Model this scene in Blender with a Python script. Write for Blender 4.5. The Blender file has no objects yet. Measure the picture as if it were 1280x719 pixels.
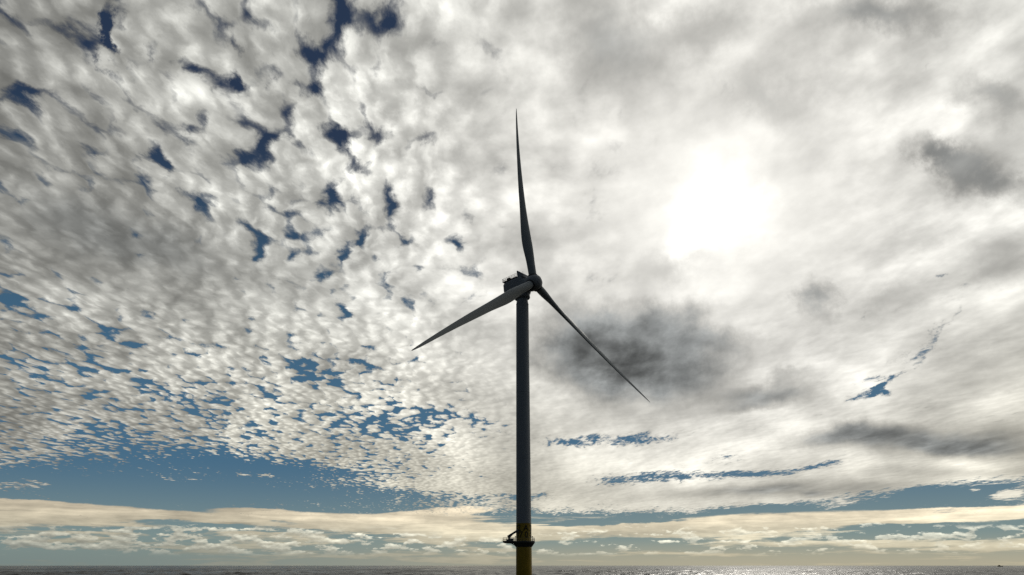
import bpy, bmesh, math, random
import numpy as np
from mathutils import Vector, Matrix

random.seed(4)
SC = bpy.context.scene
COL = SC.collection
R = math.radians

# ------------------------------------------------------------------ camera
F = 853.0                                   # focal length in pixels of a 1280 wide frame
CAM_H = 8.0
PITCH = math.atan((707.0 - 359.5) / F)
cam_data = bpy.data.cameras.new('camera')
cam_data.sensor_width = 36.0
cam_data.lens = F / 1280 * 36.0
cam_data.clip_start = 0.5
cam_data.clip_end = 120000
cam = bpy.data.objects.new('camera', cam_data)
cam.location = (0, 0, CAM_H)
cam.rotation_euler = (R(90) + PITCH, 0, 0)
COL.objects.link(cam)
SC.camera = cam


def ray(x, y):
    """unit direction in the world of a point of the photograph"""
    c, s = math.cos(PITCH), math.sin(PITCH)
    X, U = (x - 640) / F, (359.5 - y) / F
    return Vector((X, c - U * s, s + U * c)).normalized()


def azel(x, y):
    d = ray(x, y)
    return math.degrees(math.atan2(d.x, d.y)), math.degrees(math.asin(d.z))


SUN = ray(890, 262)
SUN_AZ, SUN_EL = azel(890, 262)

SC.view_settings.view_transform = 'Standard'
SC.view_settings.look = 'None'
SC.view_settings.exposure = 0.0
SC.view_settings.gamma = 1.0
SC.view_settings.use_curve_mapping = False
SC.render.film_transparent = False


# ------------------------------------------------------------------ node writing
class V:
    """a socket that understands arithmetic"""
    def __init__(self, nt, s):
        self.nt, self.s = nt, s

    def _m(self, op, b=None, c=None, rev=False, clamp=False):
        n = self.nt.nodes.new('ShaderNodeMath')
        n.operation = op
        n.use_clamp = clamp
        args = [self, b, c]
        if rev:
            args[0], args[1] = b, self
        for i, a in enumerate(args):
            if a is None:
                continue
            if isinstance(a, V):
                self.nt.links.new(a.s, n.inputs[i])
            else:
                n.inputs[i].default_value = a
        return V(self.nt, n.outputs[0])

    def __add__(s, b): return s._m('ADD', b)
    __radd__ = __add__
    def __sub__(s, b): return s._m('SUBTRACT', b)
    def __rsub__(s, b): return s._m('SUBTRACT', b, rev=True)
    def __mul__(s, b): return s._m('MULTIPLY', b)
    __rmul__ = __mul__
    def __truediv__(s, b): return s._m('DIVIDE', b)
    def __rtruediv__(s, b): return s._m('DIVIDE', b, rev=True)
    def pow(s, b): return s._m('POWER', b)
    def max(s, b): return s._m('MAXIMUM', b)
    def min(s, b): return s._m('MINIMUM', b)
    def exp(s): return s._m('EXPONENT')
    def abs(s): return s._m('ABSOLUTE')
    def clamp(s): return s._m('ADD', 0.0, clamp=True)

    def step(s, a, b, lo=0.0, hi=1.0):
        """smooth step from a to b"""
        n = s.nt.nodes.new('ShaderNodeMapRange')
        n.interpolation_type = 'SMOOTHSTEP'
        s.nt.links.new(s.s, n.inputs[0])
        for i, v in enumerate((a, b, lo, hi)):
            n.inputs[i + 1].default_value = v
        return V(s.nt, n.outputs[0])

    def curve(s, pts):
        """piecewise smooth curve through (x, y) points, x ascending in 0..1"""
        n = s.nt.nodes.new('ShaderNodeFloatCurve')
        s.nt.links.new(s.s, n.inputs['Value'])
        cv = n.mapping.curves[0]
        n.mapping.use_clip = False
        cv.points[0].location = pts[0]
        cv.points[1].location = pts[-1]
        for p in pts[1:-1]:
            cv.points.new(*p)
        for p in cv.points:
            p.handle_type = 'AUTO_CLAMPED'
        n.mapping.update()
        return V(s.nt, n.outputs[0])


def mkvec(nt, x, y, z):
    n = nt.nodes.new('ShaderNodeCombineXYZ')
    for i, a in enumerate((x, y, z)):
        if isinstance(a, V):
            nt.links.new(a.s, n.inputs[i])
        else:
            n.inputs[i].default_value = a
    return n.outputs[0]


def vop(nt, op, a, b=None, scale=None):
    n = nt.nodes.new('ShaderNodeVectorMath')
    n.operation = op
    for i, q in enumerate((a, b)):
        if q is None:
            continue
        if isinstance(q, (tuple, list, Vector)):
            n.inputs[i].default_value = tuple(q)
        else:
            nt.links.new(q, n.inputs[i])
    if scale is not None:
        n.inputs['Scale'].default_value = scale
    return n.outputs[1] if op in ('LENGTH', 'DOT_PRODUCT') else n.outputs[0]


def mapping(nt, vec, loc=(0, 0, 0), rot=0.0, scale=(1, 1, 1), kind='POINT'):
    n = nt.nodes.new('ShaderNodeMapping')
    n.vector_type = kind
    nt.links.new(vec, n.inputs[0])
    n.inputs[1].default_value = loc
    n.inputs[2].default_value = (0, 0, rot)
    n.inputs[3].default_value = scale
    return n.outputs[0]


def noise(nt, vec, scale, detail=4, rough=0.5, dim='2D', dist=0.0, color=False, lac=2.0):
    n = nt.nodes.new('ShaderNodeTexNoise')
    n.noise_dimensions = dim
    nt.links.new(vec, n.inputs['Vector'])
    n.inputs['Scale'].default_value = scale
    n.inputs['Detail'].default_value = detail
    n.inputs['Roughness'].default_value = rough
    n.inputs['Lacunarity'].default_value = lac
    n.inputs['Distortion'].default_value = dist
    return n.outputs[1] if color else V(nt, n.outputs[0])


def mixc(nt, f, a, b, mode='MIX'):
    n = nt.nodes.new('ShaderNodeMix')
    n.data_type = 'RGBA'
    n.blend_type = mode
    n.clamp_factor = True
    for s, q in ((n.inputs[0], f), (n.inputs[6], a), (n.inputs[7], b)):
        if isinstance(q, V):
            nt.links.new(q.s, s)
        elif isinstance(q, (tuple, list)):
            s.default_value = tuple(q) + ((1.0,) if len(q) == 3 else ())
        elif isinstance(q, (int, float)):
            s.default_value = q
        else:
            nt.links.new(q, s)
    return n.outputs[2]


# ------------------------------------------------------------------ sky
W = bpy.data.worlds.new('World')
SC.world = W
W.use_nodes = True
nt = W.node_tree
nt.nodes.clear()
bg = nt.nodes.new('ShaderNodeBackground')
wo = nt.nodes.new('ShaderNodeOutputWorld')
nt.links.new(bg.outputs[0], wo.inputs[0])
STR = 0.1
bg.inputs['Strength'].default_value = STR

tc = nt.nodes.new('ShaderNodeTexCoord')
D = tc.outputs['Generated']
sx = nt.nodes.new('ShaderNodeSeparateXYZ')
nt.links.new(D, sx.inputs[0])
X, Y, Z = (V(nt, o) for o in sx.outputs)
az = X._m('ARCTAN2', Y) * (180 / math.pi)
el = Z._m('ARCSINE') * (180 / math.pi)
Zc = Z.max(0.0) + 0.035
P0 = mkvec(nt, X / Zc, Y / Zc, 0.0)            # where the line of sight meets the cloud sheet
A0 = mkvec(nt, az, el, 0.0)

sky = nt.nodes.new('ShaderNodeTexSky')
sky.sky_type = 'NISHITA'
sky.sun_disc = False
sky.sun_elevation = R(SUN_EL)
sky.sun_rotation = R(SUN_AZ)
sky.air_density = 1.0
sky.dust_density = 0.4
sky.ozone_density = 2.0

cosS = V(nt, vop(nt, 'DOT_PRODUCT', D, tuple(SUN)))
theta = cosS.min(1.0)._m('ARCCOSINE') * (180 / math.pi)

# --- cloud sheet textures
wcol = noise(nt, P0, 1.6, 5, 0.6, color=True)
w1 = vop(nt, 'SCALE', vop(nt, 'SUBTRACT', wcol, (.5, .5, .5)), scale=0.13)
P1 = vop(nt, 'ADD', P0, w1)
rowdir = R(-5)
P2 = mapping(nt, mapping(nt, P1, rot=rowdir), scale=(1.0, 0.60, 1.0))   # rows run away from the viewer
nbig = noise(nt, P2, 2.4, 3, 0.5)
cellw = noise(nt, P2, 14.0, 6, 0.62, color=True)
P3 = vop(nt, 'ADD', P2, vop(nt, 'SCALE', vop(nt, 'SUBTRACT', cellw, (.5, .5, .5)), scale=0.075))


def cells(vec, sc):
    v = nt.nodes.new('ShaderNodeTexVoronoi')
    v.voronoi_dimensions = '2D'
    v.feature = 'SMOOTH_F1'
    nt.links.new(vec, v.inputs['Vector'])
    v.inputs['Scale'].default_value = sc
    v.inputs['Smoothness'].default_value = 0.40
    return 1.0 - V(nt, v.outputs['Distance']) * 1.35          # high in a cell's middle


hi = el.step(15.0, 27.0)
P3s = vop(nt, 'ADD', P3, (0.022, 0.008, 0))
puff = cells(P3, 17.0) * (1.0 - hi) + cells(P3, 16.5) * hi
puff2 = cells(P3s, 17.0) * (1.0 - hi) + cells(P3s, 16.5) * hi
fine = noise(nt, mapping(nt, mapping(nt, P1, rot=R(-5)), scale=(1.0, 0.35, 1.0)), 26.0, 5, 0.6)
nmid = noise(nt, P2, 7.5, 9, 0.58)
streak = noise(nt, mapping(nt, mapping(nt, P1, rot=R(4)), scale=(1.0, 0.30, 1.0)), 3.2, 9, 0.57)

# --- where the sheet is thick or open (positions are directions in the sky)
aw = noise(nt, A0, 0.18, 9, 0.64, color=True)
wlow = el.step(3.0, 20.0, 0.16, 1.0)
wamp = mkvec(nt, wlow * 5.0 + 2.0, wlow * 4.2, 0.0)
A1 = vop(nt, 'ADD', A0, vop(nt, 'MULTIPLY', vop(nt, 'SUBTRACT', aw, (.5, .5, .5)), wamp))


sa = nt.nodes.new('ShaderNodeSeparateXYZ')
nt.links.new(A1, sa.inputs[0])
AX1, AY1 = V(nt, sa.outputs[0]), V(nt, sa.outputs[1])
chain = [0.0]


def blob(x, y, rx, ry, rot, amp):
    vec = mkvec(nt, AX1, AY1, chain[0])       # z carries the sum so far: it orders the evaluation
    a0, e0 = azel(x, y)
    c, s = math.cos(R(rot)), math.sin(R(rot))
    a1, e1 = azel(x + c * 4, y + s * 4)
    a2, e2 = azel(x - s * 4, y + c * 4)
    lx = math.hypot(a1 - a0, e1 - e0) / 4 * rx * 1.5
    ly = math.hypot(a2 - a0, e2 - e0) / 4 * ry * 1.5
    ang = math.atan2(e1 - e0, a1 - a0)
    v = mapping(nt, vec, (a0, e0, 0), ang, (lx, ly, 1e6), 'TEXTURE')
    n = nt.nodes.new('ShaderNodeVectorMath')
    n.operation = 'LENGTH'
    nt.links.new(v, n.inputs[0])
    return V(nt, n.outputs[1]).step(0.0, 1.0, amp, 0.0)


def total(rows):
    t = None
    for r in rows:
        b = blob(*r)
        t = b if t is None else t + b
        chain[0] = t
    return t


HOLES = [
    (136, 45, 13, 50, 4, -.50), (190, 48, 34, 12, 42, -.42), (160, 105, 22, 26, 0, -.32), (232, 84, 44, 10, 22, -.38),
    (205, 55, 12, 20, -20, -.3), (300, 85, 11, 36, -8, -.38), (350, 38, 62, 13, 38, -.36), (248, 162, 13, 26, 30, -.45),
    (210, 208, 13, 24, -15, -.48), (205, 185, 25, 12, 20, -.25), (20, 25, 44, 9, 34, -.14), (20, 118, 32, 12, 12, -.32),
    (80, 140, 44, 10, 24, -.32), (15, 150, 26, 10, 30, -.28), (120, 185, 50, 12, 26, -.22), (95, 232, 22, 9, 25, -.25),
    (362, 175, 26, 10, -25, -.26), (395, 105, 14, 12, 0, -.2), (478, 95, 11, 26, 10, -.34), (462, 140, 16, 9, 25, -.34),
    (441, 215, 10, 24, 10, -.30), (418, 240, 16, 12, 0, -.24), (350, 110, 12, 18, 0, -.18), (290, 55, 20, 20, 0, -.15),
    (575, 318, 9, 22, -18, -.36), (555, 360, 22, 7, 30, -.30), (478, 327, 18, 8, 25, -.30), (405, 338, 16, 8, 15, -.30),
    (360, 345, 26, 9, 5, -.26), (508, 292, 10, 10, 0, -.22), (165, 395, 26, 8, 40, -.2), (18, 385, 22, 9, 15, -.34),
    (28, 455, 44, 18, 12, -.36), (112, 452, 20, 20, 35, -.40), (75, 470, 34, 10, 12, -.28), (200, 478, 44, 7, 30, -.28),
    (390, 470, 40, 16, 18, -.62), (420, 480, 46, 14, 22, -.22), (470, 528, 64, 18, 4, -.70), (555, 518, 66, 12, 6, -.66),
    (520, 545, 80, 12, 0, -.20), (460, 460, 14, 14, 35, -.20), (215, 500, 90, 12, 24, -.30), (250, 515, 60, 12, 24, -.24),
    (140, 500, 36, 11, 24, -.26), (110, 535, 80, 17, 14, -.34), (190, 548, 60, 13, 12, -.34), (330, 545, 60, 8, 20, -.2),
    # open blue band over the lower left
    (90, 612, 240, 30, 3, -.62), (300, 610, 260, 30, 2, -.70), (470, 626, 200, 17, 2, -.62), (210, 572, 150, 24, 4, -.95), (330, 585, 90, 14, 8, -.5),
    (20, 590, 60, 14, 6, -.40), (420, 592, 130, 7, 5, -.40), (560, 600, 60, 5, 3, -.2),
    # right hand side
    (702, 548, 54, 10, -4, -.46), (802, 548, 74, 11, -4, -.50), (915, 574, 30, 7, -6, -.30), (835, 598, 115, 10, -3, -.52),
    (960, 590, 90, 6, -6, -.42), (1030, 582, 30, 4, -4, -.3), (650, 620, 60, 6, -4, -.3),
    (1075, 627, 190, 16, -5, -.56), (1230, 612, 120, 17, -5, -.56), (950, 640, 80, 9, -4, -.3),
    (1145, 436, 34, 12, -32, -.52), (1106, 487, 14, 11, -20, -.48), (1085, 497, 26, 5, -12, -.3), (1203, 375, 38, 9, -14, -.40),
    (1230, 360, 14, 8, -10, -.3), (1180, 408, 30, 6, -40, -.33), (1120, 470, 30, 5, -42, -.36), (1215, 384, 26, 6, -30, -.34), (1062, 400, 36, 4, -20, -.34), (1146, 75, 11, 15, 15, -.46), (1060, 212, 22, 10, -10, -.2),
    (1100, 470, 22, 5, -20, -.3), (1175, 345, 12, 6, 0, -.3),
]
SOLID = [
    (150, 300, 190, 80, 14, .16), (60, 60, 60, 60, 20, .05), (300, 405, 170, 44, 10, .20), (230, 345, 120, 40, 14, .12), (60, 520, 70, 40, 10, .12), (560, 180, 130, 130, 0, .12),
    (330, 260, 80, 60, 0, .03), (560, 430, 120, 40, 0, .22), (560, 606, 110, 9, 1, .62), (600, 575, 60, 10, 0, .1),
    (30, 605, 50, 6, 0, .55), (780, 480, 200, 50, 0, .1),
    (1120, 645, 220, 6, -4, .2), (1000, 612, 120, 7, -5, .1), (320, 593, 24, 3, 0, .45), (230, 600, 46, 3, 2, .38), (330, 592, 20, 3, 0, .2),
    (970, 622, 26, 7, 0, .5), (1035, 632, 46, 6, -6, .55), (1215, 612, 12, 5, 0, .5), (1258, 617, 26, 6, -10, .5), (1020, 617, 24, 7, 0, .45),
]
DARK = [   # thick patches of the sheet that let little light through
    (782, 446, 116, 54, 8, -1.5), (830, 400, 60, 30, 20, -.35), (745, 475, 60, 26, 8, -.35), (905, 430, 70, 18, 10, -.32),
    (870, 395, 46, 20, 4, -.25), (730, 420, 40, 30, 0, -.2),
    (955, 492, 60, 14, -4, -.70), (925, 508, 36, 8, -6, -.35), (985, 470, 36, 9, -12, -.32), (1012, 378, 28, 24, 0, -.62),
    (1150, 550, 150, 20, 0, -.80), (1060, 545, 60, 12, -6, -.45), (1220, 562, 100, 12, 4, -.45), (1110, 380, 50, 16, -10, -.28),
    (1235, 222, 110, 20, 14, -.55), (1275, 130, 50, 24, 10, -.5), (1240, 130, 60, 30, 14, -.6), (1215, 118, 40, 22, -12, -.4), (1165, 196, 40, 16, 24, -.75), (1225, 212, 80, 26, 10, -.80), (1280, 190, 60, 40, 0, -.3),
    (1255, 310, 66, 20, -14, -.65), (1265, 345, 44, 22, 0, -.55), (1150, 295, 44, 18, -20, -.35), (1240, 240, 70, 20, 0, -.35),
    (770, 60, 80, 60, 30, -.48), (960, 110, 60, 36, 10, -.36), (1120, 15, 90, 22, 0, -.45), (1000, 40, 150, 40, 0, -.2),
    (870, 45, 70, 30, 0, -.2), (500, 40, 80, 36, 10, -.30), (580, 110, 60, 30, 20, -.26), (640, 20, 40, 20, 0, -.25),
    (150, 280, 180, 60, 18, -.62), (230, 330, 160, 40, 16, -.30), (50, 300, 90, 50, 10, -.28), (60, 30, 120, 60, 10, -.32),
    (40, 100, 110, 30, 20, -.25), (290, 60, 90, 50, 20, -.38), (0, 200, 80, 80, 0, -.2), (330, 140, 50, 22, 0, -.2),
    (1070, 610, 80, 8, -5, -.40), (970, 610, 70, 9, -6, -.55), (1020, 617, 22, 5, 0, -.4), (880, 618, 80, 8, -4, -.3),
    (1150, 590, 70, 8, 0, -.28), (1260, 590, 60, 6, 0, -.2),
    (820, 340, 50, 22, -6, -.25), (1200, 455, 90, 18, -4, -.20), (1200, 480, 100, 12, -2, -.22), (700, 400, 40, 60, 0, -.12),
    (1050, 20, 60, 22, 0, -.15), (380, 30, 60, 22, 20, -.2),
]
BRIGHT = [(885, 258, 60, 70, 0, .10), (890, 270, 150, 120, 0, .05), (905, 300, 50, 60, 30, .06), (300, 90, 60, 50, 0, .10), (430, 210, 90, 60, 20, .12),
          (940, 240, 30, 30, 0, .10), (860, 300, 34, 22, 0, .12), (155, 45, 30, 24, 0, .25), (300, 110, 30, 24, 0, .2), (330, 500, 160, 50, 16, .12)]

Cmap = total([h[:2] + ((h[2] * 1.15, h[3] * 1.0) if h[0] < 640 and h[3] < 28 else h[2:4]) + h[4:5] + (h[5] * (1.0 if h[0] > 640 else .54 if h[3] < 28 else 1.0),) for h in HOLES] + SOLID)
Kmap = total([d[:5] + (d[5] * ((.55 if d[0] > 1130 and d[1] < 400 else 1.25) if d[0] > 640 else .85),) for d in DARK] + BRIGHT)

# the far left is broken into cells, the right is a smooth stratified sheet
cellzone = az.step(-13, 8, 1.0, 0.0)
rows = noise(nt, mapping(nt, mapping(nt, P1, rot=R(-5)), scale=(1.0, 0.16, 1.0)), 9.0, 6, 0.55)
tex_left = puff * 0.60 + nmid * 0.62 + nbig * 0.30 + (rows - 0.5) * el.step(26, 13, 0.05, 0.75) - 0.315
soft = noise(nt, mapping(nt, A0, rot=R(-12), scale=(0.75, 1.3, 1.0)), 0.20, 6, 0.5)
tex_right = streak * 0.55 + nmid * 0.45 + (fine - 0.5) * el.step(18, 8, 0.22, 0.60) + 0.03
tex = ((tex_left + (fine - 0.5) * 0.16) * cellzone + tex_right * (1.0 - cellzone) - 0.5) * 1.3 + 0.5
base = az.step(-38, 6, 0.40, 0.36) + el.step(20, 10, 0.0, 0.02) + el.step(3.0, 4.7, -0.85, 0.0)
dens = tex + Cmap + base
awid = el.step(10.0, 32.0, 0.24, 0.44)
alpha = ((dens - 0.50) / awid + 0.5).step(0.0, 1.0)

# --- light in the sheet
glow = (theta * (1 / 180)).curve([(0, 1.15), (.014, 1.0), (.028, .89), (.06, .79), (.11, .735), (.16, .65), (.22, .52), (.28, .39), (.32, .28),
                                  (.36, .12), (.44, .070), (.55, .054), (1, .046)])  # low tail: sky out of view made dim so the turbine stays dark
tsun = noise(nt, vop(nt, 'ADD', P2, (0.030, 0.012, 0)), 7.5, 4, 0.5)
relief = (nmid - 0.5) * 0.6 + (nmid - tsun) * 1.0 + ((puff - 0.5) * 0.7 + (puff2 - puff) * 1.5) * cellzone + (streak - 0.5) * 0.5
fib = (streak - 0.5) * 1.9 + (nmid - 0.5) * 1.2 + (soft - 0.5) * 1.0 + 1.0
thin = dens.step(0.40, 0.75, -0.30, 0.0)
cloudL = glow * (Kmap * fib + relief * az.step(-26, 6, 0.55, 0.36) * theta.step(3, 15, 0.3, 1.0) + (soft - 0.5) * theta.step(3, 18, 0.5, 1.5) + thin).exp()
lowwarm = el.step(1.0, 24.0, 1.0, 0.0)
lowwarm = lowwarm * az.step(-40, 5, 0.35, 1.0)
ctint = mixc(nt, lowwarm, (1.0, 1.0, 0.93), (1.045, 0.985, 0.78))
ctint = mixc(nt, theta.step(40, 8), ctint, (1.02, 1.0, 0.935))
dk = Kmap.step(-0.3, -1.2)
ctint = mixc(nt, dk * 0.6, ctint, (0.92, 1.0, 1.03))
ctint = mixc(nt, theta.step(56, 85), ctint, (0.78, 1.0, 1.22))  # unseen sky far from the sun tinted blue to cool the turbine

# --- clear sky behind
hue = mixc(nt, el.step(0.0, 8.0), (0.220, 0.285, 0.270), (0.058, 0.140, 0.230))
hue = mixc(nt, el.step(10.0, 34.0), hue, (0.020, 0.034, 0.070))
nsky = mixc(nt, 1.0, sky.outputs[0], (STR * .5,) * 3, 'MULTIPLY')
clear = mixc(nt, 0.05, hue, nsky)

# --- low stratus and small cumulus towards the horizon
L0 = mapping(nt, A0, scale=(0.055, 0.80, 1.0))
lwarp = vop(nt, 'SCALE', vop(nt, 'SUBTRACT', noise(nt, L0, 2.0, 4, .6, color=True), (.5, .5, .5)), scale=0.55)
L1 = vop(nt, 'ADD', L0, lwarp)
strat = noise(nt, L1, 1.3, 9, 0.60)
cum = noise(nt, mapping(nt, A0, scale=(0.55, 1.9, 1.0)), 1.0, 9, 0.6)
Lmap = total([
    (0, 628, 130, 13, 6, .55), (170, 640, 70, 7, 4, .35), (330, 638, 80, 5, 3, .50), (560, 640, 70, 6, -3, .40), (60, 603, 60, 5, 3, .3),
    (60, 630, 130, 9, 1, .30), (200, 645, 200, 7, 2, .28), (400, 650, 200, 8, 0, .35), (560, 640, 120, 10, -2, .35), (560, 665, 300, 10, 0, .2),
    (800, 660, 300, 12, -4, .25), (1000, 655, 260, 8, -4, .38), (1200, 642, 150, 7, -3, .40), (900, 682, 600, 10, 0, .06),
    (225, 651, 60, 4, 2, -.42), (345, 652, 55, 4, 3, -.46), (770, 652, 120, 5, -3, -.42), (640, 640, 60, 5, -6, -.20),
    (1210, 661, 150, 8, -3, -.55), (60, 650, 60, 5, 0, .1), (1050, 672, 150, 4, -2, -.22), (590, 668, 60, 4, 0, -.3), (640, 655, 40, 6, 0, -.1),
    (200, 620, 400, 8, 1, -.22), (520, 626, 100, 7, -4, -.1),
])
eled = el + (strat - 0.5) * 2.2
ldens = strat * 1.55 + (cum - 0.5) * 0.14 - 0.305 + Lmap + eled.step(3.3, 4.2, 0.02, -0.60) + el.step(1.6, 3.2, -0.08, 0.10) + az.step(-20, 30, 0.03, 0.0)
la = ldens.step(0.42, 0.62) * 0.88
lowglow = az.step(-45, 20, 0.42, 0.82)
lL = lowglow * ((strat - 0.5) * 2.0 + (cum - 0.5) * 0.6).exp() * el.step(0.0, 3.5, 0.60, 1.05)
lcol = mixc(nt, el.step(0.2, 5.5), (1.04, 0.92, 0.68), (1.20, 0.97, 0.70))
cumz = el.step(0.55, 1.1) * (el + (strat - .5) * 3).step(2.9, 1.9)
cumm = cum + az.step(-30, 10, 0.055, -0.015) + (strat - .5) * .25
ca = cumm.step(0.51, 0.58) * cumz * az.step(-20, 10, .85, .6)
cup = noise(nt, vop(nt, 'ADD', mapping(nt, A0, scale=(0.55, 1.9, 1.0)), (0.03, 0.36, 0)), 1.0, 6, 0.6)
cl2 = lowglow * ((cum - cup) * 2.6 - 0.05).exp()


def scaled(col, val):
    """colour times a value"""
    return vop(nt, 'MULTIPLY', col, mkvec(nt, val, val, val))


c1 = mixc(nt, la, clear, scaled(lcol, lL))
c2 = mixc(nt, ca, c1, scaled(mixc(nt, 0.0, (1.05, .98, .80), (1, 1, 1)), cl2))
haze = el.step(0.0, 2.3, 0.72, 0.0)
hcol = mixc(nt, az.step(-35, 20), (0.190, 0.225, 0.215), (0.52, 0.435, 0.300))
c3 = mixc(nt, haze, c2, hcol)
farf = theta.step(56, 88, 1.0, 0.22)  # dims the unseen sky away from the sun, to darken the turbine
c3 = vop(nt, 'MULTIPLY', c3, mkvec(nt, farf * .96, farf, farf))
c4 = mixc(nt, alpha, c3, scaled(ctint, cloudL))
c5 = vop(nt, 'SCALE', c4, scale=1.0 / STR)
below = mixc(nt, Z.step(-0.02, 0.0), (0.2, 0.2, 0.2), c5)
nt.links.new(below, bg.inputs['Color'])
W.cycles.sampling_method = 'MANUAL'
W.cycles.sample_map_resolution = 512

# ------------------------------------------------------------------ sun (veiled by the cloud sheet)
sl = bpy.data.lights.new('sun', 'SUN')
sl.energy = 0.7
sl.angle = R(10)
sl.color = (1.0, 0.95, 0.86)
so = bpy.data.objects.new('sun', sl)
so.rotation_euler = (-SUN).to_track_quat('-Z', 'Y').to_euler()
so.location = (60, 100, 200)
COL.objects.link(so)
#SKYONLY_END


# ------------------------------------------------------------------ materials
def principled(name, color, rough=0.5, metallic=0.0, var=0.0, vscale=1.0, stain=None, bump=0.0, stretch=(1, 1, 1)):
    m = bpy.data.materials.new(name)
    m.use_nodes = True
    t = m.node_tree
    b = t.nodes['Principled BSDF']
    b.inputs['Roughness'].default_value = rough
    b.inputs['Metallic'].default_value = metallic
    co = t.nodes.new('ShaderNodeTexCoord').outputs['Object']
    co = mapping(t, co, scale=stretch)
    n = noise(t, co, vscale, 6, 0.6, '3D')
    lo = tuple(c * (1 - var) for c in color)
    hi = tuple(min(1, c * (1 + var)) for c in color)
    c = mixc(t, n.step(0.3, 0.7), lo, hi)
    if stain:
        n2 = noise(t, co, vscale * 2.7, 7, 0.65, '3D')
        c = mixc(t, n2.step(0.55, 0.75) * stain[1], c, stain[0])
    t.links.new(c, b.inputs['Base Color'])
    r = n.step(0.2, 0.8, max(0.02, rough - 0.08), min(1, rough + 0.08))
    t.links.new(r.s, b.inputs['Roughness'])
    if bump:
        bn = t.nodes.new('ShaderNodeBump')
        bn.inputs['Strength'].default_value = bump
        bn.inputs['Distance'].default_value = 0.02
        t.links.new(n.s, bn.inputs['Height'])
        t.links.new(bn.outputs[0], b.inputs['Normal'])
    return m


M_TOWER = principled('grey_tower_paint', (0.37, 0.405, 0.45), 0.6, var=0.06, vscale=0.25, stretch=(1, 1, .15), stain=((.30, .29, .27), .25))
M_BLADE = principled('grey_blade_gelcoat', (0.37, 0.405, 0.43), 0.6, var=0.05, vscale=0.3, stain=((.34, .33, .30), .2))
M_NAC = principled('grey_nacelle_panels', (0.36, 0.39, 0.43), 0.6, var=0.06, vscale=0.4, stain=((.25, .24, .22), .25))
M_DARK = principled('dark_seal_rubber', (0.05, 0.05, 0.055), 0.6, var=0.2)
M_YEL = principled('yellow_marine_paint', (0.50, 0.33, 0.02), 0.5, var=0.10, vscale=0.5, stretch=(1, 1, .3), stain=((.22, .10, .03), .55))
M_STEEL = principled('galvanised_steel', (0.20, 0.205, 0.21), 0.5, metallic=0.6, var=0.15, vscale=1.5, stain=((.16, .08, .04), .4))
M_GRATE = principled('dark_deck_grating', (0.09, 0.09, 0.09), 0.7, var=0.2, vscale=2)
M_BLACK = principled('black_letter_paint', (0.012, 0.012, 0.013), 0.5, var=0.2)
M_PILE = principled('weathered_pile_steel', (0.10, 0.09, 0.05), 0.7, var=0.3, vscale=0.8, stain=((.03, .05, .02), .7))
M_HULL = principled('dark_blue_hull_paint', (0.03, 0.035, 0.05), 0.5, var=0.1)
M_SHIPW = principled('grey_ship_paint', (0.16, 0.15, 0.14), 0.5, var=0.1)


# ------------------------------------------------------------------ mesh helpers
def link(name, bm, mat, parent=None, smooth=None):
    me = bpy.data.meshes.new(name)
    bmesh.ops.recalc_face_normals(bm, faces=bm.faces)
    bm.to_mesh(me)
    bm.free()
    me.materials.append(mat)
    if smooth is not None:
        me.polygons.foreach_set('use_smooth', [True] * len(me.polygons))
        try:
            me.set_sharp_from_angle(angle=R(smooth))
        except Exception:
            pass
    o = bpy.data.objects.new(name, me)
    COL.objects.link(o)
    if parent:
        o.parent = parent
        o.matrix_parent_inverse = parent.matrix_world.inverted()
    return o


def basis(z, hint=Vector((0, 0, 1))):
    z = z.normalized()
    x = hint.cross(z)
    if x.length < 1e-4:
        x = Vector((1, 0, 0)).cross(z)
    x.normalize()
    y = z.cross(x)
    return Matrix((x, y, z)).transposed()


def lathe(bm, prof, org=Vector((0, 0, 0)), axis=Vector((0, 0, 1)), n=96, cap=True):
    """prof: list of (radius, distance along the axis)"""
    B = basis(axis)
    rings = []
    for r, h in prof:
        rings.append([bm.verts.new(org + B @ Vector((r * math.cos(2 * math.pi * i / n), r * math.sin(2 * math.pi * i / n), h))) for i in range(n)])
    for a, b in zip(rings, rings[1:]):
        for i in range(n):
            bm.faces.new((a[i], a[(i + 1) % n], b[(i + 1) % n], b[i]))
    if cap:
        bm.faces.new(rings[0][::-1])
        bm.faces.new(rings[-1])


def tube(bm, a, b, r, n=8):
    a, b = Vector(a), Vector(b)
    lathe(bm, [(r, 0), (r, (b - a).length)], a, b - a, n)


def box(bm, M, sx, sy, sz, bevel=0.0):
    g = bmesh.ops.create_cube(bm, size=1.0)
    vs = g['verts']
    bmesh.ops.scale(bm, vec=(sx, sy, sz), verts=vs)
    if bevel:
        es = list({e for v in vs for e in v.link_edges})
        r = bmesh.ops.bevel(bm, geom=es, offset=bevel, segments=3, profile=0.5, affect='EDGES')
        vs = list({v for f in r['faces'] for v in f.verts} | {v for v in vs if v.is_valid})
    bmesh.ops.transform(bm, matrix=M, verts=[v for v in vs if v.is_valid])


def frame(org, x, y, z):
    M = Matrix.Identity(4)
    for i, v in enumerate((x, y, z)):
        for j in range(3):
            M[j][i] = v[j]
    for j in range(3):
        M[j][3] = org[j]
    return M


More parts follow.
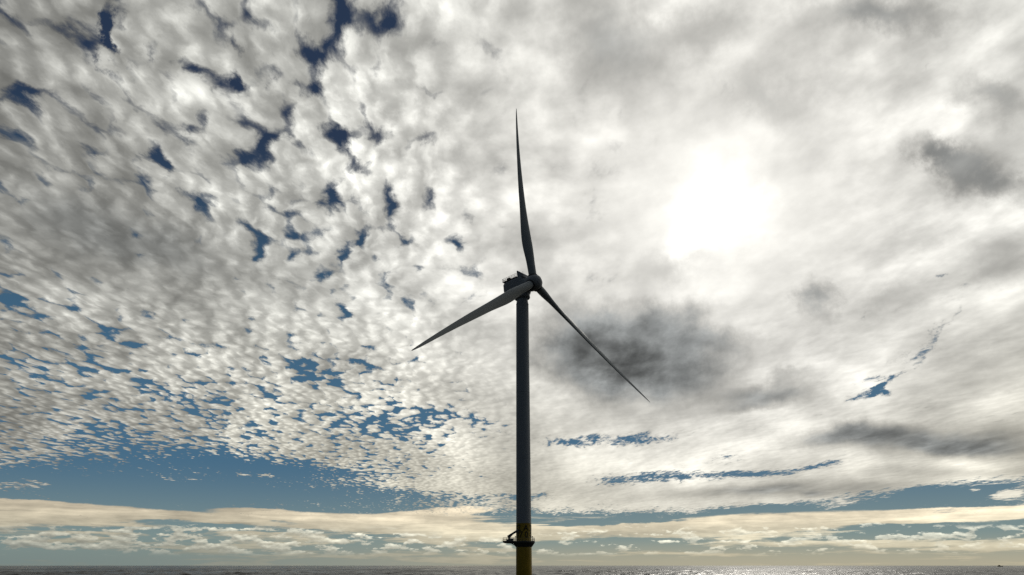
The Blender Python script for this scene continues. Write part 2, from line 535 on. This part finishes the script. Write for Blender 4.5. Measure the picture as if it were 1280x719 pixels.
# ------------------------------------------------------------------ sea
def make_sea():
    fa = np.radians(np.arange(-56, 56.01, 0.11))
    ra = np.radians(np.arange(58, 302.1, 2.0))
    th = np.concatenate([fa, ra])
    r = [3.0]
    while r[-1] < 620:
        r.append(r[-1] * 1.09)
    while r[-1] < 7000:
        r.append(r[-1] * 1.0036)
    while r[-1] < 60000:
        r.append(r[-1] * 1.03)
    r = np.array(r)
    dr = np.gradient(r)
    RR, TT = np.meshgrid(r, th, indexing='ij')
    Xs, Ys = RR * np.sin(TT), RR * np.cos(TT)
    rng = np.random.default_rng(7)
    Zs = np.zeros_like(Xs)
    DRr = np.maximum(dr[:, None], RR * np.radians(.11))
    for i in range(46):
        lam = 5.5 * (9.0 ** rng.random())
        ang = rng.normal(R(200), 0.75)
        k = 2 * math.pi / lam
        A = 0.013 * lam ** 0.62
        ph = rng.random() * 6.283
        fade = np.clip((lam / DRr - 2.2) / 2.0, 0, 1)
        Zs += A * fade * np.sin(k * (Xs * math.sin(ang) + Ys * math.cos(ang)) + ph)
    Zs = Zs + 0.18 * np.maximum(Zs, 0) ** 2 / 0.5
    back = np.abs(np.where(TT > math.pi, TT - 2 * math.pi, TT)) > R(57)
    Zs[back] = 0
    nr, na = Xs.shape
    co = np.stack([Xs, Ys, Zs], -1).reshape(-1, 3)
    co = np.vstack([co, [[0, 0, 0]]])
    i = np.arange(nr - 1)[:, None]
    j = np.arange(na)[None, :]
    j2 = (j + 1) % na
    q = np.stack([i * na + j, (i + 1) * na + j, (i + 1) * na + j2, i * na + j2], -1).reshape(-1, 4)
    jj = np.arange(na)
    tri = np.stack([np.full(na, nr * na), jj, (jj + 1) % na], -1)
    me = bpy.data.meshes.new('sea')
    me.vertices.add(len(co))
    me.vertices.foreach_set('co', co.ravel())
    loops = np.concatenate([q.ravel(), tri.ravel()])
    me.loops.add(len(loops))
    me.loops.foreach_set('vertex_index', loops.astype(np.int32))
    starts = np.concatenate([np.arange(len(q)) * 4, len(q) * 4 + np.arange(na) * 3])
    me.polygons.add(len(starts))
    me.polygons.foreach_set('loop_start', starts.astype(np.int32))
    me.update(calc_edges=True)
    me.validate()
    me.polygons.foreach_set('use_smooth', [True] * len(me.polygons))
    o = bpy.data.objects.new('sea', me)
    COL.objects.link(o)
    o['kind'] = 'structure'
    m = bpy.data.materials.new('sea_water')
    m.use_nodes = True
    t = m.node_tree
    b = t.nodes['Principled BSDF']
    b.inputs['Base Color'].default_value = (0.016, 0.015, 0.011, 1)
    b.inputs['Roughness'].default_value = 0.30
    b.inputs['Specular IOR Level'].default_value = 0.10
    b.inputs['Specular Tint'].default_value = (1.0, 0.94, 0.80, 1)
    b.inputs['IOR'].default_value = 1.33
    oc = t.nodes.new('ShaderNodeTexCoord').outputs['Object']
    n1 = noise(t, oc, 0.16, 6, 0.62, '2D')
    n2 = noise(t, mapping(t, oc, rot=R(20), scale=(1, .6, 1)), 0.07, 4, 0.6, '2D')
    bn = t.nodes.new('ShaderNodeBump')
    bn.inputs['Strength'].default_value = 1.0
    bn.inputs['Distance'].default_value = 1.0
    n3 = noise(t, mapping(t, oc, rot=R(-15), scale=(1, .35, 1)), 0.006, 4, 0.6, '2D').step(.3, .7, .55, 1.35)
    t.links.new(((n1 * 0.9 + n2 * 1.6) * n3).s, bn.inputs['Height'])
    t.links.new((n3 * 0.2 + 0.05).s, b.inputs['Roughness'])
    t.links.new(bn.outputs[0], b.inputs['Normal'])
    me.materials.append(m)


make_sea()

# ------------------------------------------------------------------ wind turbine
DIST = 249.4
TX = 4.05
YAW, TILT, PHASE, RAD = 0.8709, 0.09574, 0.06434, 81.3
HUB = Vector((8.407, 245.5, 110.0))
AX = Vector((math.sin(YAW) * math.cos(TILT), -math.cos(YAW) * math.cos(TILT), math.sin(TILT)))
RT = Vector((math.cos(YAW), math.sin(YAW), 0))
UP = AX.cross(RT) * -1
if UP.z < 0:
    UP = -UP
AXH = Vector((math.sin(YAW), -math.cos(YAW), 0))


def Zat(y, dist=249.4):
    """height above the sea of photograph row y on something that stands dist away"""
    d = ray(655, y)
    return CAM_H + dist * d.z / d.y


turb = bpy.data.objects.new('wind_turbine', None)
turb.location = (TX, DIST, 0)
COL.objects.link(turb)
turb['label'] = 'tall three-bladed grey offshore wind turbine on a yellow base, dark against the cloudy sky'
turb['category'] = 'wind turbine'
bpy.context.view_layer.update()
T0 = Vector((TX, DIST, 0))

z_deck = Zat(677.0)
z_yel = Zat(654.5)
z_top = HUB.z - 4.1

# tower of flanged sections
bm = bmesh.new()
rb, rt = 2.60, 2.42
prof = []
secs = [z_yel, z_yel + 22, z_yel + 46, z_yel + 70, z_top - 3.5]
for i, z in enumerate(secs):
    r = rb + (rt - rb) * (z - z_yel) / (z_top - z_yel)
    if i:
        prof += [(r, z - 0.10), (r + 0.035, z - 0.09), (r + 0.035, z + 0.09), (r, z + 0.10)]
    else:
        prof += [(r, z)]
prof += [(2.40, z_top - 3.3), (1.95, z_top - 0.2), (1.9, z_top + 1)]
lathe(bm, prof, T0)
tower = link('tower', bm, M_TOWER, turb, 25)
bm = bmesh.new()
# door of the tower above the work platform sits at the back, ladder rungs run beside it
box(bm, frame(T0 + Vector((0, 2.66, z_deck + 1.6)), Vector((1, 0, 0)), Vector((0, 1, 0)), Vector((0, 0, 1))), 1.0, 0.16, 2.2, 0.05)
link('door', bm, M_STEEL, turb, 30)

# yellow transition piece
bm = bmesh.new()
lathe(bm, [(2.66, 2.2), (2.70, 2.5), (2.68, z_deck - 3.0), (2.68, z_deck - 0.35), (2.62, z_deck - .2), (2.62, z_yel - 0.10), (2.68, z_yel - 0.09), (2.68, z_yel + .002)], T0)
tp = link('transition_piece', bm, M_YEL, turb, 25)
bm = bmesh.new()
lathe(bm, [(2.45, -6), (2.45, 2.199)], T0)
link('monopile', bm, M_PILE, turb, 25)

# identification marks bent round the tower
R_TXT = 2.62


def marking(txt, ang, zc, size, name='identification_marking'):
    cu = bpy.data.curves.new('text', 'FONT')
    cu.body = txt
    cu.size = size
    cu.align_x = 'CENTER'
    cu.resolution_u = 6
    cu.offset = 0.035
    to = bpy.data.objects.new('text', cu)
    COL.objects.link(to)
    dg = bpy.context.evaluated_depsgraph_get()
    me = bpy.data.meshes.new_from_object(to.evaluated_get(dg))
    bpy.data.objects.remove(to)
    bm = bmesh.new()
    bm.from_mesh(me)
    bmesh.ops.triangulate(bm, faces=bm.faces)
    bmesh.ops.subdivide_edges(bm, edges=[e for e in bm.edges if e.calc_length() > .4], cuts=2)
    r = bmesh.ops.extrude_face_region(bm, geom=bm.faces[:])
    top = {v for v in r['geom'] if isinstance(v, bmesh.types.BMVert)}
    for v in bm.verts:
        a = R(ang) + v.co.x / R_TXT
        rr = R_TXT + (0.035 if v in top else 0.006)
        v.co = T0 + Vector((rr * math.sin(a), -rr * math.cos(a), zc + v.co.y - size * 0.35))
    o = link(name, bm, M_BLACK, turb)
    bpy.data.meshes.remove(me)
    return o


z1, z2 = Zat(660.0), Zat(668.3)
for base_a in (0, 120, 240):
    for ch, a, zz in (('2', -38, z1), ('A', 17, z1), ('7', -22, z2), ('0', 20, z2)):
        marking(ch, base_a + a, zz, 2.75)
    marking('0', base_a + 65, z2, 2.75)
    marking('2', base_a + 62, z1, 2.75)

# work platform: ring deck with a conical skirt and a lay-down wing to the left
plat_z = z_deck
bm = bmesh.new()
lathe(bm, [(2.72, plat_z - 1.75), (2.80, plat_z - 1.75), (3.72, plat_z - 0.45), (3.80, plat_z - 0.40), (3.80, plat_z - 0.002), (2.68, plat_z)], T0, cap=False)
plat = link('work_platform', bm, M_GRATE, turb, 30)
bm = bmesh.new()
wx0, wx1 = -7.15, -2.75
box(bm, frame(T0 + Vector(((wx0 - 3.2) / 2, -0.4, plat_z - 0.20)), Vector((1, 0, 0)), Vector((0, 1, 0)), Vector((0, 0, 1))), -3.2 - wx0, 3.6, 0.36, 0.04)
for yy in (-1.9, 1.1):
    tube(bm, T0 + Vector((wx0 + .4, yy, plat_z - .42)), T0 + Vector((-2.6, yy, plat_z - 0.62)), 0.12)
    tube(bm, T0 + Vector((-4.6, yy, plat_z - .42)), T0 + Vector((-2.6, yy * .6, plat_z - 1.5)), 0.10)
link('laydown_deck', bm, M_GRATE, turb, 30)
# railing round the ring
bm = bmesh.new()
rr = 3.70
angs = [math.radians(a) for a in range(-160, 161, 16)]
pts = [(rr * math.cos(a), rr * math.sin(a)) for a in angs]
pts = [p for p in pts]
HH = 1.15
for p in pts:
    tube(bm, T0 + Vector((p[0], p[1], plat_z)), T0 + Vector((p[0], p[1], plat_z + HH)), 0.045, 6)
for p, q in zip(pts, pts[1:]):
    for h in (0.12, .6, HH):
        tube(bm, T0 + Vector((p[0], p[1], plat_z + h)), T0 + Vector((q[0], q[1], plat_z + h)), 0.04 if h > .2 else .07, 6)
link('railing', bm, M_STEEL, turb, 40)
bm = bmesh.new()
edge = [(-3.35, -2.15), (wx0 + .05, -2.15), (wx0 + .05, 1.35), (-3.35, 1.35)]
for p, q in zip(edge, edge[1:]):
    n = max(1, round(math.dist(p, q) / 1.25))
    for i in range(n + 1):
        x, y = p[0] + (q[0] - p[0]) * i / n, p[1] + (q[1] - p[1]) * i / n
        tube(bm, T0 + Vector((x, y, plat_z)), T0 + Vector((x, y, plat_z + HH)), 0.055, 6)
    for h in (0.12, .6, HH):
        tube(bm, T0 + Vector((p[0], p[1], plat_z + h)), T0 + Vector((q[0], q[1], plat_z + h)), 0.045 if h > .2 else .08, 6)
link('railing', bm, M_STEEL, turb, 40)
# lockers on the wing
bm = bmesh.new()
I3 = (Vector((1, 0, 0)), Vector((0, 1, 0)), Vector((0, 0, 1)))
box(bm, frame(T0 + Vector((-4.35, -.9, plat_z + .46)), *I3), 1.5, 1.3, .9, .06)
box(bm, frame(T0 + Vector((-5.6, .5, plat_z + .38)), *I3), .9, 1.0, .75, .05)
link('equipment_locker', bm, M_STEEL, turb, 30)
# slewing service crane folded back over the wing
bm = bmesh.new()
cx, cy = -5.05, -0.5
zc = plat_z
lathe(bm, [(.42, 0), (.42, .15), (.34, .2), (.34, 1.5), (.46, 1.55), (.46, 1.9), (.25, 2.0)], T0 + Vector((cx, cy, zc)), n=20)
crane = link('service_crane', bm, M_STEEL, turb, 30)
bm = bmesh.new()
p0, p1 = T0 + Vector((cx - .45, cy, zc + 1.55)), T0 + Vector((-1.9, cy - 2.0, Zat(663.2)))
dv = (p1 - p0).normalized()
B = basis(dv)
L = (p1 - p0).length
box(bm, frame((p0 + p1) / 2, B.col[0], B.col[1], B.col[2]), .55, .6, L, .06)
tube(bm, p0 + dv * .4 + Vector((0, 0, -.9)), p0 + dv * 2.3 + Vector((0, 0, -.2)), .13, 10)
tube(bm, p1, p1 + Vector((.15, 0, -.9)), .07, 8)
bo = link('boom', bm, M_STEEL, crane, 30)
# nav lantern posts on the deck
for a in (35, 145):
    bm = bmesh.new()
    q = T0 + Vector((3.55 * math.cos(R(a)), -3.55 * math.sin(R(a)), plat_z))
    lathe(bm, [(.06, 0), (.06, 1.3), (.16, 1.32), (.16, 1.62), (.05, 1.7)], q, n=14)
    link('navigation_lantern', bm, M_DARK, turb, 30)

# nacelle
AXT = AX                                      # tilted like the rotor shaft


def prof_ring(bm, org, hw, zt, zb, rad, n=10):
    """rounded rectangle section across the shaft"""
    vs = []
    for cxn, cyn, a0 in ((hw - rad, zt - rad, 0), (-(hw - rad), zt - rad, 90), (-(hw - rad), zb + rad, 180), (hw - rad, zb + rad, 270)):
        for k in range(n + 1):
            a = R(a0 + 90 * k / n)
            vs.append(bm.verts.new(org + RT * (cxn + rad * math.cos(a)) + UP * (cyn + rad * math.sin(a))))
    return vs


bm = bmesh.new()
rings = []
for s, hw, zt, zb, rad in ((-2.6, 2.3, 2.2, -2.2, 2.1), (-3.2, 2.75, 3.0, -2.7, 2.4), (-4.2, 2.95, 3.9, -3.3, 1.3), (-8, 3.0, 4.0, -3.4, 1.1), (-11.2, 2.9, 4.0, -2.6, 1.1),
                           (-12.6, 2.75, 3.9, -1.0, 1.0), (-13.2, 2.5, 3.7, -.5, 1.0), (-13.35, 2.2, 3.3, -.1, .9)):
    rings.append(prof_ring(bm, HUB + AXT * s, hw, zt, zb, rad))
for a, b in zip(rings, rings[1:]):
    for i in range(len(a)):
        bm.faces.new((a[i], a[(i + 1) % len(a)], b[(i + 1) % len(a)], b[i]))
bm.faces.new(rings[0])
bm.faces.new(rings[-1][::-1])
nac = link('nacelle', bm, M_NAC, turb, 35)
# yaw bearing skirt and its inspection box under the nacelle
bm = bmesh.new()
lathe(bm, [(1.99, -4.75), (2.9, -4.7), (3.1, -4.45), (3.1, -3.2), (2.6, -2.6)], HUB + AX * -6.2, UP, n=64)
link('yaw_bearing', bm, M_NAC, turb, 25)
# helicopter hoist deck and its railing
bm = bmesh.new()
deck_s = (-13.3, -6.0)
hz = 4.14
box(bm, frame(HUB + AXT * (sum(deck_s) / 2) + UP * hz, RT, AXT, UP), 5.6, deck_s[1] - deck_s[0], .16, .03)
hd = link('hoist_deck', bm, M_STEEL, nac, 30)
bm = bmesh.new()
loop = [(2.75, deck_s[1]), (2.75, deck_s[0]), (-2.75, deck_s[0]), (-2.75, deck_s[1])]
for p, q in zip(loop, loop[1:]):
    n = max(1, round(math.dist(p, q) / .85))
    for i in range(n + 1):
        a, b = p[0] + (q[0] - p[0]) * i / n, p[1] + (q[1] - p[1]) * i / n
        base_ = HUB + RT * a + AXT * b + UP * (hz + .08)
        tube(bm, base_, base_ + UP * 1.3, .05, 6)
    for h in (.15, .7, 1.3):
        tube(bm, HUB + RT * p[0] + AXT * p[1] + UP * (hz + .08 + h), HUB + RT * q[0] + AXT * q[1] + UP * (hz + .08 + h), .055, 6)
link('railing', bm, M_STEEL, nac, 40)
bm = bmesh.new()
box(bm, frame(HUB + AXT * -10.6 + RT * -1.9 + UP * (hz + .62), RT, AXT, UP), 1.1, 1.5, 1.1, .08)
link('equipment_box', bm, M_DARK, nac, 30)
# cooler: a wedge shaped radiator standing across the roof
bm = bmesh.new()
prof_c = [(-5.8, 3.8), (-5.9, 6.5), (-5.5, 6.65), (-2.9, 4.4), (-2.9, 3.0)]
L_ = [bm.verts.new(HUB + AXT * s + UP * u + RT * -2.6) for s, u in prof_c]
R_ = [bm.verts.new(HUB + AXT * s + UP * u + RT * 2.6) for s, u in prof_c]
bm.faces.new(L_)
bm.faces.new(R_[::-1])
for i in range(len(L_)):
    j = (i + 1) % len(L_)
    bm.faces.new((L_[i], R_[i], R_[j], L_[j]))
bmesh.ops.bevel(bm, geom=bm.edges[:], offset=.08, segments=2, affect='EDGES')
link('cooler', bm, M_NAC, nac, 30)
bm = bmesh.new()
base_ = HUB + AXT * -5.7 + UP * 6.6 + RT * 1.2
tube(bm, base_, base_ + UP * .9, .04, 6)
tube(bm, base_ + UP * .9 - RT * .3, base_ + UP * .9 + RT * .3, .03, 6)
link('wind_vane', bm, M_STEEL, nac, 40)

# hub with spinner
bm = bmesh.new()
lathe(bm, [(2.2, -3.1), (2.75, -2.6), (3.05, -1.6), (3.18, -.4), (3.12, .7), (2.92, 1.5), (2.5, 2.35), (1.9, 2.95), (1.1, 3.35), (.4, 3.5), (.02, 3.52)], HUB, AX, 64)
hubo = link('hub', bm, M_NAC, turb, 35)

# blades
ST = [  # radius, chord, thickness/chord, twist, axis position along the chord
    (2.3, 3.15, 1.0, -24, .5), (5.0, 3.15, 1.0, -24, .5), (8, 3.4, .86, -24, .47), (11, 3.95, .62, -23, .43), (14.5, 4.55, .46, -22, .40), (18, 4.75, .37, -20, .38),
    (22, 4.5, .32, -17.5, .36), (27, 3.95, .28, -15, .35), (33, 3.35, .25, -12, .34), (40, 3.0, .23, -9.5, .33), (48, 2.55, .21, -7.5, .33), (56, 2.05, .20, -6, .33),
    (64, 1.6, .19, -5, .33), (71, 1.22, .18, -4, .33), (76, .92, .18, -3.5, .33), (79, .6, .18, -3, .35), (81.0, .3, .2, -3, .4), (81.3, .07, .3, -3, .5)]
BEND, SAG = 3.3, 3.2


def blade(k):
    t = PHASE + k * 2 * math.pi / 3
    d = UP * math.cos(t) - RT * math.sin(t)
    e = UP * -math.sin(t) - RT * math.cos(t)
    sag_e = e * (Vector((0, 0, -1)).dot(e)) * SAG
    bm = bmesh.new()
    rings = []
    N = 40
    st = np.array(ST)
    rs = np.concatenate([np.linspace(2.3, 20, 24), np.linspace(21, 78, 48), [79, 80.4, 81.0, 81.3]])
    cols = [np.interp(rs, st[:, 0], st[:, i]) for i in range(1, 5)]
    for i in range(4):                       # soften the table's corners
        c = cols[i].copy()
        for _ in range(2):
            c[1:-4] = (c[:-5] + c[1:-4] * 2 + c[2:-3]) / 4
        cols[i] = c
    for r_, ch, tk, tw, ax_ in zip(rs, *cols):
        f = (r_ - 2.3) / (RAD - 2.3)
        org = HUB + d * (r_ * math.cos(.0295)) + AX * (r_ * math.sin(.0295) - BEND * f + (BEND + 1.29) * f ** 2.2) + sag_e * (-.9 * f * .9 + f ** 2.0 * .9)
        B = R(tw)
        cv = e * math.cos(B) + AX * math.sin(B)      # leading edge to trailing edge
        nv = d.cross(cv).normalized()
        ring = []
        w = min(1, max(0, (tk - .40) / .6))
        w = w * w * (3 - 2 * w)
        for j in range(N):
            a = 2 * math.pi * j / N
            xc = .5 - .5 * math.cos(a)
            cy_ = .5 * math.sin(a)
            yt = 5 * tk * (.2969 * math.sqrt(xc) - .126 * xc - .3516 * xc ** 2 + .2843 * xc ** 3 - .1036 * xc ** 4)
            yt = yt if math.sin(a) >= 0 else -yt * .75
            yy = (w * cy_ * tk + (1 - w) * yt)
            ring.append(bm.verts.new(org + cv * ((xc - ax_) * ch) + nv * (yy * ch)))
        rings.append(ring)
    for a, b in zip(rings, rings[1:]):
        for i in range(N):
            bm.faces.new((a[i], a[(i + 1) % N], b[(i + 1) % N], b[i]))
    bm.faces.new(rings[0])
    bm.faces.new(rings[-1][::-1])
    bl = link('blade', bm, M_BLADE, turb, 50)
    # dark weather collar where the blade enters the spinner
    bm = bmesh.new()
    o0 = HUB
    lathe(bm, [(1.60, 2.2), (1.98, 2.2), (1.98, 3.02), (1.78, 3.18), (1.60, 3.18)], o0, d, 48, cap=False)
    link('blade_collar', bm, M_DARK, hubo, 30)
    bl.name = 'blade'


for k in range(3):
    blade(k)

# ------------------------------------------------------------------ ship on the horizon
dsh = ray(1250, 707)
sp = Vector((dsh.x / dsh.y * 5800, 5800, 0))
ship = bpy.data.objects.new('cargo_ship', None)
ship.location = sp
ship.rotation_euler = (0, 0, R(-30))
COL.objects.link(ship)
ship['label'] = 'tiny dark ship far off on the horizon at the right'
ship['category'] = 'ship'
bpy.context.view_layer.update()


def local(bm, name, mat, parent):
    o = link(name, bm, mat)
    o.parent = parent
    return o


bm = bmesh.new()
secs_ = [(-19, 3.2, 4.6), (-17, 4.2, 4.5), (0, 4.6, 4.2), (11, 4.3, 4.8), (17, 2.2, 5.9), (20, .15, 6.8)]
rings = []
for x, hw, top in secs_:
    rings.append([bm.verts.new((x, -hw, top)), bm.verts.new((x - (1.5 if x > 15 else 0), -hw * .8, -1)), bm.verts.new((x - (1.5 if x > 15 else 0), hw * .8, -1)), bm.verts.new((x, hw, top))])
for a, b in zip(rings, rings[1:]):
    for i in range(4):
        bm.faces.new((a[i], a[(i + 1) % 4], b[(i + 1) % 4], b[i]))
bm.faces.new(rings[0])
bm.faces.new(rings[-1][::-1])
local(bm, 'hull', M_HULL, ship)
bm = bmesh.new()
box(bm, Matrix.Translation((-6, 0, 6.3)), 17, 7.4, 4.4, .2)
box(bm, Matrix.Translation((-4, 0, 9.6)), 9, 6.4, 2.6, .2)
local(bm, 'superstructure', M_SHIPW, ship)
bm = bmesh.new()
lathe(bm, [(1.0, 10.6), (.9, 13.2)], Vector((-9, 0, 0)), n=14)
local(bm, 'funnel', M_HULL, ship)
bm = bmesh.new()
tube(bm, (-2, 0, 10.8), (-2, 0, 15.5), .25)
tube(bm, (-2, -1.6, 13.5), (-2, 1.6, 13.5), .15)
local(bm, 'mast', M_SHIPW, ship)

SC.cycles.use_adaptive_sampling = True
SC.cycles.use_denoising = False
SC.cycles.max_bounces = 5
